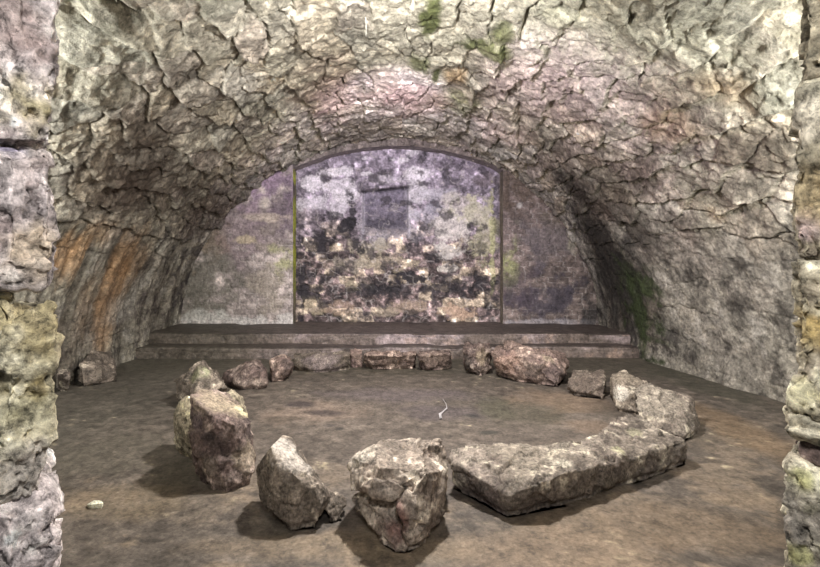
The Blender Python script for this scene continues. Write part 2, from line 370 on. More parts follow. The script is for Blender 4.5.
# blocked rectangular niche
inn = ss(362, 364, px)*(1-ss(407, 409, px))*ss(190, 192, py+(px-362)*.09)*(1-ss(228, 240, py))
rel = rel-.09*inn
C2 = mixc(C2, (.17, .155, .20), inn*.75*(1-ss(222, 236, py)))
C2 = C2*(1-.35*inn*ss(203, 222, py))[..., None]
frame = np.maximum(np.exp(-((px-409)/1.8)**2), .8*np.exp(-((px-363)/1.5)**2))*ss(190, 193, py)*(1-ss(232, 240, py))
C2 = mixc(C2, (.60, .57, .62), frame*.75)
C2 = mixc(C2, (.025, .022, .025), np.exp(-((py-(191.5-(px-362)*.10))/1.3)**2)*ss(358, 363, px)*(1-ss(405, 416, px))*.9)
rel = rel-.07*np.exp(-((py-(191.5-(px-362)*.10+.8*vn(px*.3, py*0, o, 5)))/1.2)**2)*ss(358, 363, px)*(1-ss(415, 424, px))
lip = np.exp(-((px-501)/2.5)**2); C2 = mixc(C2, (.20, .17, .15), lip*.6)
vein = 1-ss(.0, .07, np.abs(fbm(Xg*3.3, Zg*4.2, o, 190, 3, .6)))
C2 = mixc(C2, (.50, .46, .44), vein*.45*ss(-.3, .3, n3+.2))
C2 = mixc(C2, (.04, .035, .04), ss(.22, .42, fbm(Xg*4, Zg*4, o, 196, 4, .65))*.75)
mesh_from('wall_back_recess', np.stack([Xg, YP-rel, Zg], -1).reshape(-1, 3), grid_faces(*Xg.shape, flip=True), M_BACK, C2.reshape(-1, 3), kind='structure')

# ================================================================== STEPS in front of the back wall
def step(name, yf, zt, y_end, x0, x1, seed, z0=-.02):
    # profile: riser up from the floor, worn nosing, tread back to y_end
    rise = np.arange(z0, zt-.03, .012); nose = np.linspace(0, math.pi/2, 7)[1:]
    prof = [(yf, z) for z in rise]+[(yf+.03*(1-math.cos(t)), zt-.03+.03*math.sin(t)) for t in nose]+[(y, zt) for y in np.arange(yf+.045, y_end, .02)]
    prof = np.array(prof); xs = np.arange(x0, x1, .02)
    A, B = np.meshgrid(xs, np.arange(len(prof)), indexing='ij')
    Y0 = prof[B, 0]; Z0 = prof[B, 1]; o = A*0
    bowl = .10*vn(A*.35, o, o, seed)+.05*vn(A*1.1, o, o, seed+1)
    bowl = bowl-.30*ss(3.0, 4.3, A)*0+.25*ss(-3.2, -4.4, A)*0
    n = fbm(A*3, Y0*3, Z0*3, seed+2, 5, .6); riser = (Z0 < zt-.015)&(Y0 < yf+.04)
    e, r, c, _, _ = masonry(A, Z0*1.0+.3, .55, .2, seed+3, .3, .1)
    Y = Y0+bowl*(1-ss(yf+.3, yf+.8, Y0))-.035*n-.008*ss(0, .1, e)*riser
    Zz = Z0+np.where(riser, 0, .014*n)-.02*ss(.2, .6, vn(A*2.3, o, o, seed+9))*(Z0 > zt-.04)
    n2 = fbm(A*5, Y0*5, Z0*5, seed+5, 4, .65); n3 = fbm(A*1.3, Y0*1.3, Z0*3, seed+6, 3)
    C = np.zeros(A.shape+(3,))+np.array((.07, .056, .05))
    C = np.where(riser[..., None], np.array((.15, .12, .105)), C)
    C = C*(1+.5*n2)[..., None]
    C = mixc(C, (.34, .28, .28), riser*ss(-.1, .35, n3+.3*n2)*ss(-2.9, -1.6, A)*.7)
    C = mixc(C, (.36, .26, .2), riser*ss(.15, .4, n2+.2*n3)*ss(-1, 1, A)*.5)
    C = mixc(C, (.06, .055, .04), (1-ss(-3.2, -1.6, A))*.6)
    C = mixc(C, (.07, .09, .04), ss(.1, .4, n3)*(1-ss(-3.4, -2, A))*.4)
    o_ = mesh_from(name, np.stack([A, Y, Zz], -1).reshape(-1, 3), grid_faces(*A.shape, flip=False), M_WET, C.reshape(-1, 3), kind='structure')
    return o_
step('trim_1', 8.02, .175, 8.6, -4.5, 4.3, 500)
step('trim_2', 8.36, .35, 10.1, -4.5, 4.3, 520, .1)

# ================================================================== FLOOR
xs = np.arange(-5, 5.01, .026); ys = np.concatenate([np.arange(-1.5, 2.3, .1), np.arange(2.3, 8.5, .02)])
A, B = np.meshgrid(xs, ys, indexing='ij'); o = A*0
n1 = fbm(A*.8, B*.8, o, 600, 4); n2 = fbm(A*3.2, B*3.2, o, 606, 5, .62); n3 = fbm(A*11, B*11, o, 612, 4, .65); n4 = fbm(A*1.6+4, B*2.6, o, 618, 4, .6)
Zf = .02*n1+.012*n2+.006*n3
inside = np.exp(-(((A-.5)/2.4)**2+((B-4.9)/2.0)**2)**2)
Zf = Zf*(1-.35*inside)-.01
C = np.zeros(A.shape+(3,))+np.array((.094, .079, .066))
C = C*np.exp(.3*n1+.5*n2+1.0*n3)[..., None]
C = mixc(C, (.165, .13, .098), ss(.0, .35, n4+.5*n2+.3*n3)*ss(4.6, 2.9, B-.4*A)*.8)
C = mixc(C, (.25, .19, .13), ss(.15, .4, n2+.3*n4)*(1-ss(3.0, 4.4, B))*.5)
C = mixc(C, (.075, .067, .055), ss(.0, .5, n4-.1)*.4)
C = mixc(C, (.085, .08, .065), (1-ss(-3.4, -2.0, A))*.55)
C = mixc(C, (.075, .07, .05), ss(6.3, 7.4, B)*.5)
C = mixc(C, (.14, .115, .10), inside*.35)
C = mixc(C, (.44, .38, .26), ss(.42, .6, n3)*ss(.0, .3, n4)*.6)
def fl(px_, py_, rx, ry, col, k, na=.6):
    global C
    p = G(px_, py_); d = np.sqrt(((A-p[0])/rx)**2+((B-p[1])/ry)**2)+na*n2
    C = mixc(C, col, k*(1-ss(.5, 1.2, d)))
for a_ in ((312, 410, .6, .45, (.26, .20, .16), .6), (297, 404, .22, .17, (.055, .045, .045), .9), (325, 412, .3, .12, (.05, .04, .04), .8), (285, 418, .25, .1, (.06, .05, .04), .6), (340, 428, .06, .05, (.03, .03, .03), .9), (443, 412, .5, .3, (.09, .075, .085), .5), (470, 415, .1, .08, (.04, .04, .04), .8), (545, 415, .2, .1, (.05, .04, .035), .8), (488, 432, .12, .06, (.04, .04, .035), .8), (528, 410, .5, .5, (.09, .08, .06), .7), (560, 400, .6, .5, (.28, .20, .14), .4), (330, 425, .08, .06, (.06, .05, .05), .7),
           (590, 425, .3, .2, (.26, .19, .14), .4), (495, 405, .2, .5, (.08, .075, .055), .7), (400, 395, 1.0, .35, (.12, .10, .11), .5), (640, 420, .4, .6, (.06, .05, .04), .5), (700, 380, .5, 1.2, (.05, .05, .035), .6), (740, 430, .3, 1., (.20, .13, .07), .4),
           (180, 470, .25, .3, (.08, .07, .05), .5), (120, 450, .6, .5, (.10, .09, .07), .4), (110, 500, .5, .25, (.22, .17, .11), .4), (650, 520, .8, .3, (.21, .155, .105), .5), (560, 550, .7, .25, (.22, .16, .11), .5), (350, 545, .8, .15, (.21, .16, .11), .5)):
    fl(*a_)
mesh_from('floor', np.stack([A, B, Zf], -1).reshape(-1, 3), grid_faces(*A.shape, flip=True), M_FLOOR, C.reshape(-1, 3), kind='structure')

# ================================================================== ROCKS
PALS = {
    'grey':   ((.155, .13, .11), (.28, .245, .205), (.07, .055, .048), (.50, .46, .36)),
    'pale':   ((.27, .225, .19), (.46, .40, .34), (.12, .09, .075), (.58, .53, .45)),
    'purple': ((.125, .09, .082), (.24, .19, .165), (.04, .03, .03), (.38, .31, .27)),
    'pink':   ((.20, .145, .125), (.34, .26, .22), (.09, .06, .06), (.50, .40, .34)),
    'brown':  ((.14, .115, .095), (.26, .22, .18), (.06, .05, .04), (.36, .32, .26)),
    'lime':   ((.30, .26, .19), (.48, .43, .32), (.13, .11, .08), (.58, .55, .36)),
}
DG = None
def hull_mesh(hulls):
    bm = bmesh.new()
    for pts in hulls:
        vs_ = [bm.verts.new(p) for p in pts]
        r_ = bmesh.ops.convex_hull(bm, input=vs_)
        junk = [g for g in set(r_['geom_interior'])|set(r_['geom_unused']) if isinstance(g, bmesh.types.BMVert) and g.is_valid]
        bmesh.ops.delete(bm, geom=junk, context='VERTS')
    bmesh.ops.recalc_face_normals(bm, faces=bm.faces)
    me = bpy.data.meshes.new('rock'); bm.to_mesh(me); bm.free()
    return me
def drop(*pts):
    return list(pts)+[(p[0], p[1], 0.) for p in pts]
def build_rock(name, hulls, vox, pal, seed, chip=.12, amp=.03, rough=.012, carve=(), patches=(), flat=(), mat=None, parent=None, smooth_it=1, ground=True, pit=0.):
    me = hull_mesh(hulls)
    o = bpy.data.objects.new(name, me); COL.objects.link(o)
    if parent: o.parent = parent
    md = o.modifiers.new('v', 'REMESH'); md.mode = 'VOXEL'; md.voxel_size = vox; md.use_smooth_shade = True
    s = o.modifiers.new('s', 'SMOOTH'); s.iterations = smooth_it; s.factor = .5
    if vox > .0165: amp *= 1.35
    dg = bpy.context.evaluated_depsgraph_get()
    m2 = bpy.data.meshes.new_from_object(o.evaluated_get(dg)); o.modifiers.clear()
    o.data = m2; bpy.data.meshes.remove(me)
    n = len(m2.vertices)
    co = np.empty(n*3, np.float32); m2.vertices.foreach_get('co', co); P = co.reshape(-1, 3).astype(float)
    no = np.empty(n*3, np.float32); m2.vertex_normals.foreach_get('vector', no); Nn = no.reshape(-1, 3)
    x, y, z = P.T
    wob = np.stack([vn(x/chip*.8, y/chip*.8, z/chip*.8, seed+k) for k in range(3)], 1)*chip*.25
    c1_, e1_ = chips(P+wob*.6, chip*1.35, seed+100); c2_, e2_ = chips(P+wob*.4, chip*.45, seed+130)
    f1 = fbm(x/chip*2.5, y/chip*2.5, z/chip*2.5, seed+160, 5, .6)
    d = amp*c1_+amp*.35*c2_+rough*.7*f1
    if pit: d = d-pit*ss(.15, .55, fbm(x/chip*3.5, y/chip*3.5, z/chip*3.5, seed+300, 3, .6))
    for p, r_, dep in carve:
        dd = np.sqrt(((P-np.array(p))**2).sum(1)); d = d-dep*np.exp(-(dd/r_)**2)
    for p, r_ in flat:
        dd = np.sqrt(((P-np.array(p))**2).sum(1)); d = d*(1-.8*(1-ss(r_*.8, r_*1.15, dd)))
    d = d-amp*.25
    P2 = P+Nn*d[:, None]
    if ground: P2[:, :2] -= Nn[:, :2]*(.2*chip*(1-ss(0, .05, P[:, 2])))[:, None]
    if ground:
        P2[:, 2] = np.where(P[:, 2] < .012, -.012, P2[:, 2]); P2[:, 2] = np.maximum(P2[:, 2], -.012)
    base, hi, lo, sp = [np.array(q) for q in PALS[pal]]
    g1 = fbm(x*3+seed, y*3, z*3, seed+200, 4, .6); g2 = fbm(x*12, y*12, z*12, seed+205, 4, .65); g3 = fbm(x*6, y*6, z*6, seed+210, 4, .6)
    Cc = np.zeros((n, 3))+base
    Cc = mixc(Cc, hi, ss(-.1, .5, g1+.5*g2+.25*c2_)*.8)
    Cc = mixc(Cc, lo, ss(.0, .5, g3-.1*c1_)*.75)
    Cc = mixc(Cc, sp, ss(.25, .5, g2+.3*g1)*.5)
    Cc = Cc*np.exp(.9*g2+.5*g3)[:, None]
    for p, r_, col, k in patches:
        dd = np.sqrt(((P-np.array(p))**2).sum(1))/r_+.6*g3+.5*g2
        Cc = mixc(Cc, col, k*(1-ss(.5, 1.2, dd)))
    m2.vertices.foreach_set('co', P2.astype(np.float32).ravel())
    set_col(m2, Cc); m2.materials.clear(); m2.materials.append(mat or M_ROCK)
    m2.update()
    # origin at the stone's base
    if not parent:
        b0 = np.array((P2[:, 0].mean(), P2[:, 1].mean(), P2[:, 2].min()))
        m2.vertices.foreach_set('co', (P2-b0).astype(np.float32).ravel()); o.location = b0
    m2.polygons.foreach_set('use_smooth', np.ones(len(m2.polygons), bool)); m2.update()
    return o
def rock(label, *a, group='rough stones laid in a ring on the floor', cat='stone', name='ring_stone', **k):
    o = build_rock(name, *a, **k); o['label'] = label; o['category'] = cat
    if group: o['group'] = group
    return o

# A big front boulder
rock('tall pale craggy boulder with a deep crease, nearest the doorway', [[
    D(347, 457, 3.05), D(350, 492, 2.88), D(362, 487, 2.79), D(390, 497, 2.70), D(378, 465, 2.82), D(374, 444, 3.05), D(392, 439, 3.2), D(425, 440, 3.25), D(424, 470, 2.8),
    D(360, 470, 3.3), D(440, 470, 3.4), D(400, 452, 3.4), D(430, 490, 3.0)],
    [D(350, 500, 2.98), D(362, 492, 2.94), D(392, 500, 2.86), D(366, 522, 2.90), D(380, 546, 2.76), G(395, 553), G(410, 553), D(420, 530, 2.78), D(424, 545, 2.76), D(365, 510, 3.2), G(420, 535), G(436, 512), D(400, 480, 3.2)],
    [D(397, 506, 2.67), D(425, 473, 2.76), D(410, 522, 2.64), D(412, 545, 2.68), G(408, 551), D(445, 470, 3.0), D(447, 500, 2.95), D(443, 523, 2.9), D(424, 545, 2.76), G(436, 514), D(440, 470, 3.3), D(420, 490, 3.2), D(430, 455, 3.15)],
    [D(418, 439, 3.3), D(440, 437, 3.3), D(448, 445, 3.28), D(448, 470, 3.2), D(430, 475, 3.1), D(420, 450, 3.15), D(436, 440, 3.5), D(446, 470, 3.45), G(440, 500), G(436, 490)]],
    .0085, 'pale', 10, chip=.13, amp=.028, rough=.014, flat=[(D(355, 480, 2.95), .07)],
    carve=[(D(398, 500, 2.68), .02, .03), (D(430, 465, 3.1), .03, .03), (D(412, 462, 2.9), .025, .025), (D(396, 452, 3.0), .02, .02)],
    patches=[(D(385, 530, 2.68), .13, (.16, .085, .075), .8), (D(395, 510, 2.66), .07, (.20, .10, .09), .6), (D(435, 520, 2.8), .12, (.13, .10, .085), .8), (D(360, 455, 3.0), .07, (.6, .55, .48), .6)])
# B
rock('grey wedge boulder with a smooth slanting face painted lit, beside the craggy one', [[
    D(283, 434, 3.25), D(292, 436, 3.27), D(270, 446, 3.05), D(279, 468, 2.95), D(294, 474, 2.92), D(313, 470, 3.08), D(256, 466, 3.12), D(256, 488, 3.1), D(262, 508, 3.0),
    G(291, 530), G(317, 527), D(322, 506, 2.92), D(318, 490, 2.95), D(331, 494, 3.08), G(272, 505), G(322, 495), D(262, 470, 3.3), D(305, 470, 3.35)],
    [D(322, 484, 3.1), D(334, 494, 3.1), D(346, 499, 3.12), D(347, 505, 3.1), G(343, 519), G(330, 523), D(322, 500, 3.05), D(328, 490, 3.4), G(345, 505), G(322, 500)]],
    .0085, 'brown', 30, chip=.11, amp=.020, rough=.014, flat=[(D(283, 448, 3.1), .10), (D(293, 463, 3.05), .09), (D(287, 440, 3.2), .09)],
    patches=[(D(283, 448, 3.1), .11, (.44, .40, .36), .95), (D(293, 463, 3.05), .10, (.42, .38, .34), .95), (D(304, 470, 3.05), .06, (.4, .36, .32), .8), (D(300, 510, 2.9), .12, (.20, .165, .135), .5)])  # light on the slanting face put into its patch colours
# C upright
rock('upright square block with rough face painted shaded and flat tan top painted lit', [[
    D(189, 394, 3.62), D(206, 388, 3.9), D(226, 390, 3.95), D(241, 404, 3.85), D(251, 422, 3.66), D(211, 415, 3.44), D(190, 432, 3.52), D(194, 440, 3.5), D(255, 459, 3.62),
    D(254, 470, 3.52), G(253, 485), G(226, 494), G(209, 491), G(195, 478), D(236, 425, 3.46), G(248, 472), G(206, 468), D(214, 400, 3.95)]],
    .010, 'purple', 50, chip=.14, amp=.024, rough=.022, flat=[(D(212, 400, 3.7), .14), (D(228, 408, 3.7), .12)],
    carve=[(D(222, 452, 3.4), .05, .05), (D(212, 435, 3.44), .03, .03)],
    patches=[(D(215, 400, 3.7), .2, (.34, .28, .21), .9), (D(235, 412, 3.7), .12, (.36, .30, .22), .8), (D(244, 410, 3.75), .08, (.52, .47, .30), .8), (D(245, 460, 3.5), .12, (.30, .25, .19), .7), (D(196, 420, 3.5), .06, (.12, .09, .1), .7), (D(232, 430, 3.44), .08, (.2, .15, .13), .6), (D(205, 470, 3.4), .1, (.17, .14, .115), .7)])  # bright top and shaded front put into the patches, over the stone's tan
rock('small lime-crusted lump wedged behind the upright square block', [[
    D(224, 391, 4.05), D(232, 388, 4.1), D(240, 396, 4.1), D(247, 408, 4.1), D(250, 420, 4.1), D(228, 400, 4.0), D(238, 395, 4.3), D(246, 412, 4.3), G(250, 448), G(234, 450), G(236, 446), G(250, 444)]],
    .014, 'lime', 60, chip=.09, amp=.02, rough=.012)
rock('narrow pale stone tucked against the outer side of the upright block', [[
    D(176, 402, 4.0), D(186, 394, 4.05), D(190, 396, 3.9), D(173, 412, 4.0), D(175, 440, 3.95), G(179, 452), G(194, 461), D(190, 410, 3.82), D(193, 432, 3.72), D(190, 398, 4.25), G(182, 444), G(200, 446)]],
    .012, 'lime', 70, chip=.11, amp=.022, rough=.014, patches=[(D(183, 440, 3.95), .14, (.10, .085, .06), .75)])
rock('mossy grey triangular stone with a pointed top', [[
    D(204, 359, 5.5), D(199, 363, 5.3), D(228, 388, 5.3), D(174, 381, 5.55), G(174, 402), G(224, 404), D(198, 392, 5.05), D(188, 370, 5.75), D(214, 370, 5.85), G(190, 392), G(228, 394)]],
    .017, 'brown', 80, chip=.17, amp=.03, rough=.018, patches=[(D(200, 375, 5.3), .12, (.28, .29, .17), .6), (D(205, 372, 5.3), .06, (.42, .42, .28), .6)])
rock('dark purple-brown low stone sloping down towards the pointed one', [[
    *drop(D(222, 372, 6.45), D(254, 358, 6.4), D(265, 360, 6.35)), D(232, 378, 6.12), D(254, 365, 6.08), D(267, 367, 6.05), G(267, 388), G(241, 390), D(229, 384, 6.2)]],
    .019, 'purple', 90, chip=.18, amp=.03, rough=.02)
rock('short mottled stone between the purple-brown one and the long low one', [[
    *drop(D(271, 357, 6.8), D(284, 353, 6.85), D(292, 357, 6.8)), D(271, 362, 6.5), D(284, 358, 6.42), D(293, 364, 6.45), G(271, 382), G(283, 381), G(293, 372)]],
    .019, 'pink', 100, chip=.16, amp=.03, rough=.02, patches=[(D(286, 365, 6.4), .12, (.12, .09, .085), .7)])
rock('long low dark grey slab-like stone by the steps', [[
    *drop(D(294, 352, 7.3), D(320, 351, 7.35), D(349, 350, 7.35)), D(293, 358, 7.0), D(349, 355, 7.02), D(352, 362, 7.1), G(293, 371), G(314, 373), G(351, 370)]],
    .02, 'brown', 110, chip=.2, amp=.025, rough=.02, patches=[(D(325, 361, 7), .25, (.2, .16, .165), .6)])
rock('small pinkish stone in the gap beside the long low slab', [[
    *drop(D(350, 349, 7.45), D(361, 348, 7.45)), D(350, 354, 7.3), D(363, 354, 7.3), G(350, 367), G(364, 367)]],
    .02, 'pink', 115, chip=.12, amp=.02, rough=.015)
rock('long pinkish-brown stone with a notched end, along the steps', [[
    *drop(D(363, 351, 7.4), D(390, 350, 7.45), D(417, 350, 7.4)), D(363, 356, 7.1), D(390, 354, 7.05), D(417, 354, 7.1), G(367, 365), G(375, 369), G(415, 368)]],
    .02, 'pink', 120, chip=.19, amp=.035, rough=.02, carve=[(D(371, 361, 7.1), .06, .05)])
rock('squarish brown stone at the middle of the far side of the ring', [[
    *drop(D(419, 350, 7.35), D(450, 349, 7.35)), D(418, 355, 7.05), D(451, 354, 7.05), G(419, 369), G(435, 370), G(450, 368)]],
    .02, 'purple', 130, chip=.17, amp=.03, rough=.02, patches=[(D(435, 358, 7.05), .2, (.24, .18, .15), .6)])
rock('upright brown chunk with a dark chipped side, before the steps', [[
    *drop(D(464, 342, 7.2), D(490, 342, 7.2)), D(463, 348, 6.9), D(480, 346, 6.8), D(492, 348, 6.95), G(464, 367), G(481, 376), G(491, 373), D(470, 368, 6.85)]],
    .019, 'purple', 140, chip=.17, amp=.035, rough=.022, patches=[(D(483, 356, 6.8), .14, (.32, .26, .19), .6), (D(468, 362, 6.9), .12, (.05, .045, .04), .7)])
rock('largest pinkish far boulder with a bright speckled top', [[
    *drop(D(495, 348, 6.9), D(509, 343, 6.9), D(524, 347, 6.95), D(547, 347, 6.95), D(564, 353, 6.8)), D(494, 356, 6.6), D(523, 356, 6.35), D(548, 355, 6.4), D(567, 362, 6.5), G(494, 374), G(517, 381), G(545, 385), G(559, 387), G(567, 378)]],
    .018, 'pink', 150, chip=.2, amp=.045, rough=.025, carve=[(D(525, 366, 6.3), .07, .04), (D(545, 378, 6.25), .08, .05)],
    patches=[(D(530, 370, 6.3), .14, (.07, .055, .05), .7), (D(555, 375, 6.3), .18, (.10, .075, .075), .7), (D(508, 360, 6.5), .2, (.40, .27, .22), .6), (D(550, 356, 6.4), .1, (.45, .37, .28), .6)])
rock('low dark brown stone between the pinkish boulder and the white-streaked one', [[
    *drop(D(571, 368, 6.2), D(590, 368, 6.2), D(602, 371, 6.1)), D(566, 385, 5.85), D(606, 380, 5.8), G(568, 391), G(572, 395), G(605, 399), G(606, 390)]],
    .017, 'brown', 160, chip=.2, amp=.03, rough=.02, patches=[(D(590, 385, 5.8), .3, (.13, .10, .085), .6)])
rock('squat tan stone with white streaks down its inner face', [[
    *drop(D(610, 374, 5.6), D(624, 369, 5.65), D(645, 378, 5.4), D(655, 389, 5.1)), D(611, 380, 5.35), D(632, 388, 5.12), D(640, 384, 5.2), G(612, 398), G(618, 412), G(637, 415), G(652, 412)]],
    .015, 'brown', 170, chip=.16, amp=.03, rough=.02, patches=[(D(619, 392, 5.2), .09, (.62, .58, .52), .8), (D(632, 386, 5.1), .09, (.5, .45, .37), .7), (D(620, 376, 5.5), .3, (.26, .22, .17), .5)])
rock('big blocky grey stone with a lower ledge, behind the curved slab', [[
    *drop(D(641, 383, 4.95), D(651, 383, 5.0), D(664, 389, 4.95), D(692, 396, 4.9), D(700, 417, 4.75)), D(636, 415, 4.55), D(686, 413, 4.5), D(693, 398, 4.8), G(639, 435), G(687, 441), G(702, 431), D(657, 391, 4.9)],
    [D(633, 412, 4.62), D(633, 387, 4.9), D(650, 382, 4.95), D(656, 392, 4.8), D(654, 412, 4.55), D(660, 390, 4.95)],],
    .013, 'grey', 180, chip=.17, amp=.032, rough=.02, carve=[(D(650, 417, 4.5), .05, .02), (D(670, 417, 4.48), .05, .02), (D(655, 392, 4.8), .05, .03)],
    patches=[(D(660, 400, 4.7), .3, (.24, .21, .175), .6)])
# P long curved slab
rock('long low curved slab with top painted lit and broken edge painted shaded', [
    [Z(450, 449, .25), Z(480, 441, .27), Z(532, 447, .24), Z(449, 458, .21), Z(475, 476, .18), Z(509, 496, .14), Z(540, 483, .21), Z(568, 472, .22), Z(568, 447, .24), G(451, 487), G(507, 517), G(540, 511), G(571, 504), G(568, 480), G(460, 478)],
    [Z(525, 446, .24), Z(568, 443, .25), Z(596, 437, .25), Z(530, 485, .2), Z(571, 472, .21), Z(600, 463, .20), Z(627, 461, .18), Z(612, 434, .25), G(535, 512), G(571, 505), G(600, 496), G(627, 487), G(540, 485), G(615, 470)],
    [Z(592, 438, .25), Z(611, 421, .27), Z(628, 413, .27), Z(660, 427, .24), Z(684, 437, .20), Z(600, 465, .2), Z(627, 461, .18), Z(686, 441, .18), G(600, 494), G(627, 487), G(660, 474), G(687, 464), G(687, 455), G(612, 455), G(640, 445)]],
    .0095, 'grey', 210, chip=.15, amp=.028, rough=.018, carve=[(G(550, 505), .06, .03), (G(615, 486), .06, .03)],
    patches=[(Z(470, 465, .2), .2, (.34, .29, .25), .6), (Z(560, 462, .23), .07, (.62, .58, .48), .6), (Z(617, 450, .23), .06, (.50, .49, .3), .4), (Z(635, 430, .25), .06, (.44, .42, .28), .4), (Z(520, 455, .24), .25, (.31, .27, .22), .6),
             (G(600, 490), .15, (.09, .075, .06), .7), (G(540, 508), .18, (.10, .08, .07), .6), (G(480, 500), .2, (.11, .085, .08), .7), (G(650, 475), .17, (.10, .08, .07), .7), (Z(565, 490, .1), .13, (.12, .1, .085), .6)])  # besides lichen, top light and front shade put into these colours

# stones at the foot of the wall beyond the doorway stones
rock('leaning dark wedge of rock at the foot of the rust-streaked wall', [[
    *drop(D(92, 349, 6.75), D(112, 351, 6.9)), D(84, 372, 6.4), D(118, 370, 6.5), G(84, 386), G(119, 380), D(78, 362, 6.2), G(78, 384)]],
    .02, 'brown', 230, chip=.2, amp=.03, rough=.02, group=None)
rock('small rounded grey stone beside the leaning wedge of rock', [[
    *drop(D(58, 368, 6.1), D(68, 368, 6.1)), D(57, 375, 5.8), D(69, 375, 5.8), G(57, 391), G(69, 391)]],
    .018, 'grey', 240, chip=.14, amp=.02, rough=.015, group=None)
# floor bits
rock('thin pale flake of stone lying alone on the floor near the doorway', [[
    G(83, 505), G(107, 501), G(103, 508), G(88, 509), G(94, 499), Z(95, 501, .03), Z(102, 503, .03), Z(88, 505, .025)]],
    .006, 'lime', 250, chip=.05, amp=.004, rough=.003, group=None, cat='stone chip', name='stone_flake', patches=[(G(95, 504), .3, (.75, .75, .6), 1.)])
pts = [G(441, 419), G(440, 415), G(443, 412), G(447, 409), G(446, 404), G(443, 400)]
bm = bmesh.new(); prev = None
for i, p in enumerate(pts):
    w = (.012, .014, .010, .005, .003, .0015)[i]
    a = bm.verts.new((p[0]-w, p[1], .004+.012*(i % 2))); b = bm.verts.new((p[0], p[1]-.01, (.018-.002*i))); c = bm.verts.new((p[0]+w, p[1], .006))
    if prev:
        bm.faces.new((prev[0], prev[1], b, a)); bm.faces.new((prev[1], prev[2], c, b))
    prev = (a, b, c)
me = bpy.data.meshes.new('paper_scrap'); bm.to_mesh(me); bm.free()
o = bpy.data.objects.new('paper_scrap', me); COL.objects.link(o)
sm = o.modifiers.new('t', 'SOLIDIFY'); sm.thickness = .003
m = bpy.data.materials.new('white_paper'); m.use_nodes = True; m.node_tree.nodes['Principled BSDF'].inputs['Base Color'].default_value = (.5, .48, .5, 1); me.materials.append(m)
o['label'] = 'small white curled scrap lying in the middle of the stone ring'; o['category'] = 'scrap'

# falling water drips, shaped as thin straws hanging from the vault
ms = bpy.data.materials.new('drip_white'); ms.use_nodes = True; b_ = ms.node_tree.nodes['Principled BSDF']; b_.inputs['Base Color'].default_value = (.8, .8, .74, 1); b_.inputs['Roughness'].default_value = .4
def straw(px_, py_, d_, lab):
    x, y, z = D(px_, py_, d_)
    ztop = RZ*math.sqrt(1-(x/4.3)**2)+.12
    bm = bmesh.new(); prev = None
    L_ = ztop-z; n_ = 14
    for i in range(n_+1):
        t = i/n_; r_ = .0045*(1-.55*t)+.0008*math.sin(i*2.1)
        ring = [bm.verts.new((r_*math.cos(a)+.002*math.sin(i*.7), r_*math.sin(a), -t*L_)) for a in np.linspace(0, 2*math.pi, 9)[:-1]]
        if prev:
            for k in range(8): bm.faces.new((prev[k], prev[(k+1) % 8], ring[(k+1) % 8], ring[k]))
        else: bm.faces.new(ring)
        prev = ring
    bm.faces.new(prev[::-1])
    me = bpy.data.meshes.new('drip_straw'); bm.to_mesh(me); bm.free(); me.materials.append(ms)
    o = bpy.data.objects.new('drip_straw', me); COL.objects.link(o); o.location = (x, y, ztop)
    o['label'] = lab; o['category'] = 'drip_straw'; o['group'] = 'thin straws standing in for water drips from the vault'
straw(366, 36, 4.75, 'thin white straw standing in for a water drip over the middle of the vault, beside the mossy streak')
straw(587, 38, 4.5, 'thin white straw standing in for a water drip from the pale flank of the vault')

# ================================================================== DOORWAY STONES AND FRONT WALL
PALS['jambA'] = ((.50, .44, .44), (.72, .66, .64), (.22, .16, .15), (.74, .70, .66))
PALS['jambB'] = ((.42, .38, .27), (.62, .58, .44), (.15, .12, .075), (.68, .65, .54))
PALS['jambC'] = ((.35, .31, .23), (.56, .52, .41), (.11, .085, .07), (.62, .60, .46))
YJ = 1.22
def jx(px_, d_=YJ): return (px_+(-5 if px_ < 400 else 5)-CX)/F*d_
def jz(py_, d_=YJ): return EYE+(HY-py_)/F*d_
def jamb(parent, pts_front, xo, depth, pal, seed, **k):
    """pts_front: outline of the inner front edge from top to bottom (px, py); xo: outer x"""
    pts = []
    for i, (a, b) in enumerate(pts_front):
        x, z = jx(a), max(jz(b), 0)
        end = i in (0, len(pts_front)-1)
        bulge = 0 if end else .03
        sgn = 1 if x < 0 else -1
        depth = .36; k2 = (YJ+depth)/YJ*1.02
        pts += [(x, YJ+.03-bulge*.5, z), (x+sgn*-.06, YJ-bulge-.03, z), (x*k2, YJ+depth, z)]
    for z in (max(jz(pts_front[0][1]), 0), max(jz(pts_front[-1][1]), 0)):
        pts += [(xo, YJ-.02, z), (xo, YJ+depth, z)]
    # slightly uneven joints
    o = build_rock('jamb_stone', [pts], .0085, pal, seed, mat=M_JAMB, parent=parent, ground=False, smooth_it=2, **k)
    return o
jl = bpy.data.objects.new('wall_front_left', None); COL.objects.link(jl); jl['kind'] = 'structure'; jl.location = (0, 0, 0)
kw = dict(chip=.12, amp=.028, rough=.02, pit=.026)
jamb(jl, [(50, -260), (59, -200), (58, -130), (50, -75)], -1.95, .62, 'jambA', 700, **kw)
jamb(jl, [(53, -70), (60, 0), (58, 60), (56, 110), (50, 142)], -1.95, .6, 'jambA', 710,
     patches=[((jx(8), YJ, jz(25)), .07, (.28, .22, .12), .7), ((jx(25), YJ, jz(105)), .09, (.42, .36, .14), .7), ((jx(10), YJ, jz(60)), .08, (.50, .34, .30), .7)], **kw)
jamb(jl, [(44, 146), (57, 160), (58, 220), (56, 262), (48, 288)], -1.95, .6, 'jambA', 720,
     patches=[((jx(15), YJ, jz(155)), .05, (.30, .28, .45), .6), ((jx(30), YJ, jz(165)), .04, (.3, .28, .42), .6), ((jx(35), YJ, jz(250)), .08, (.55, .44, .3), .6)], **kw)
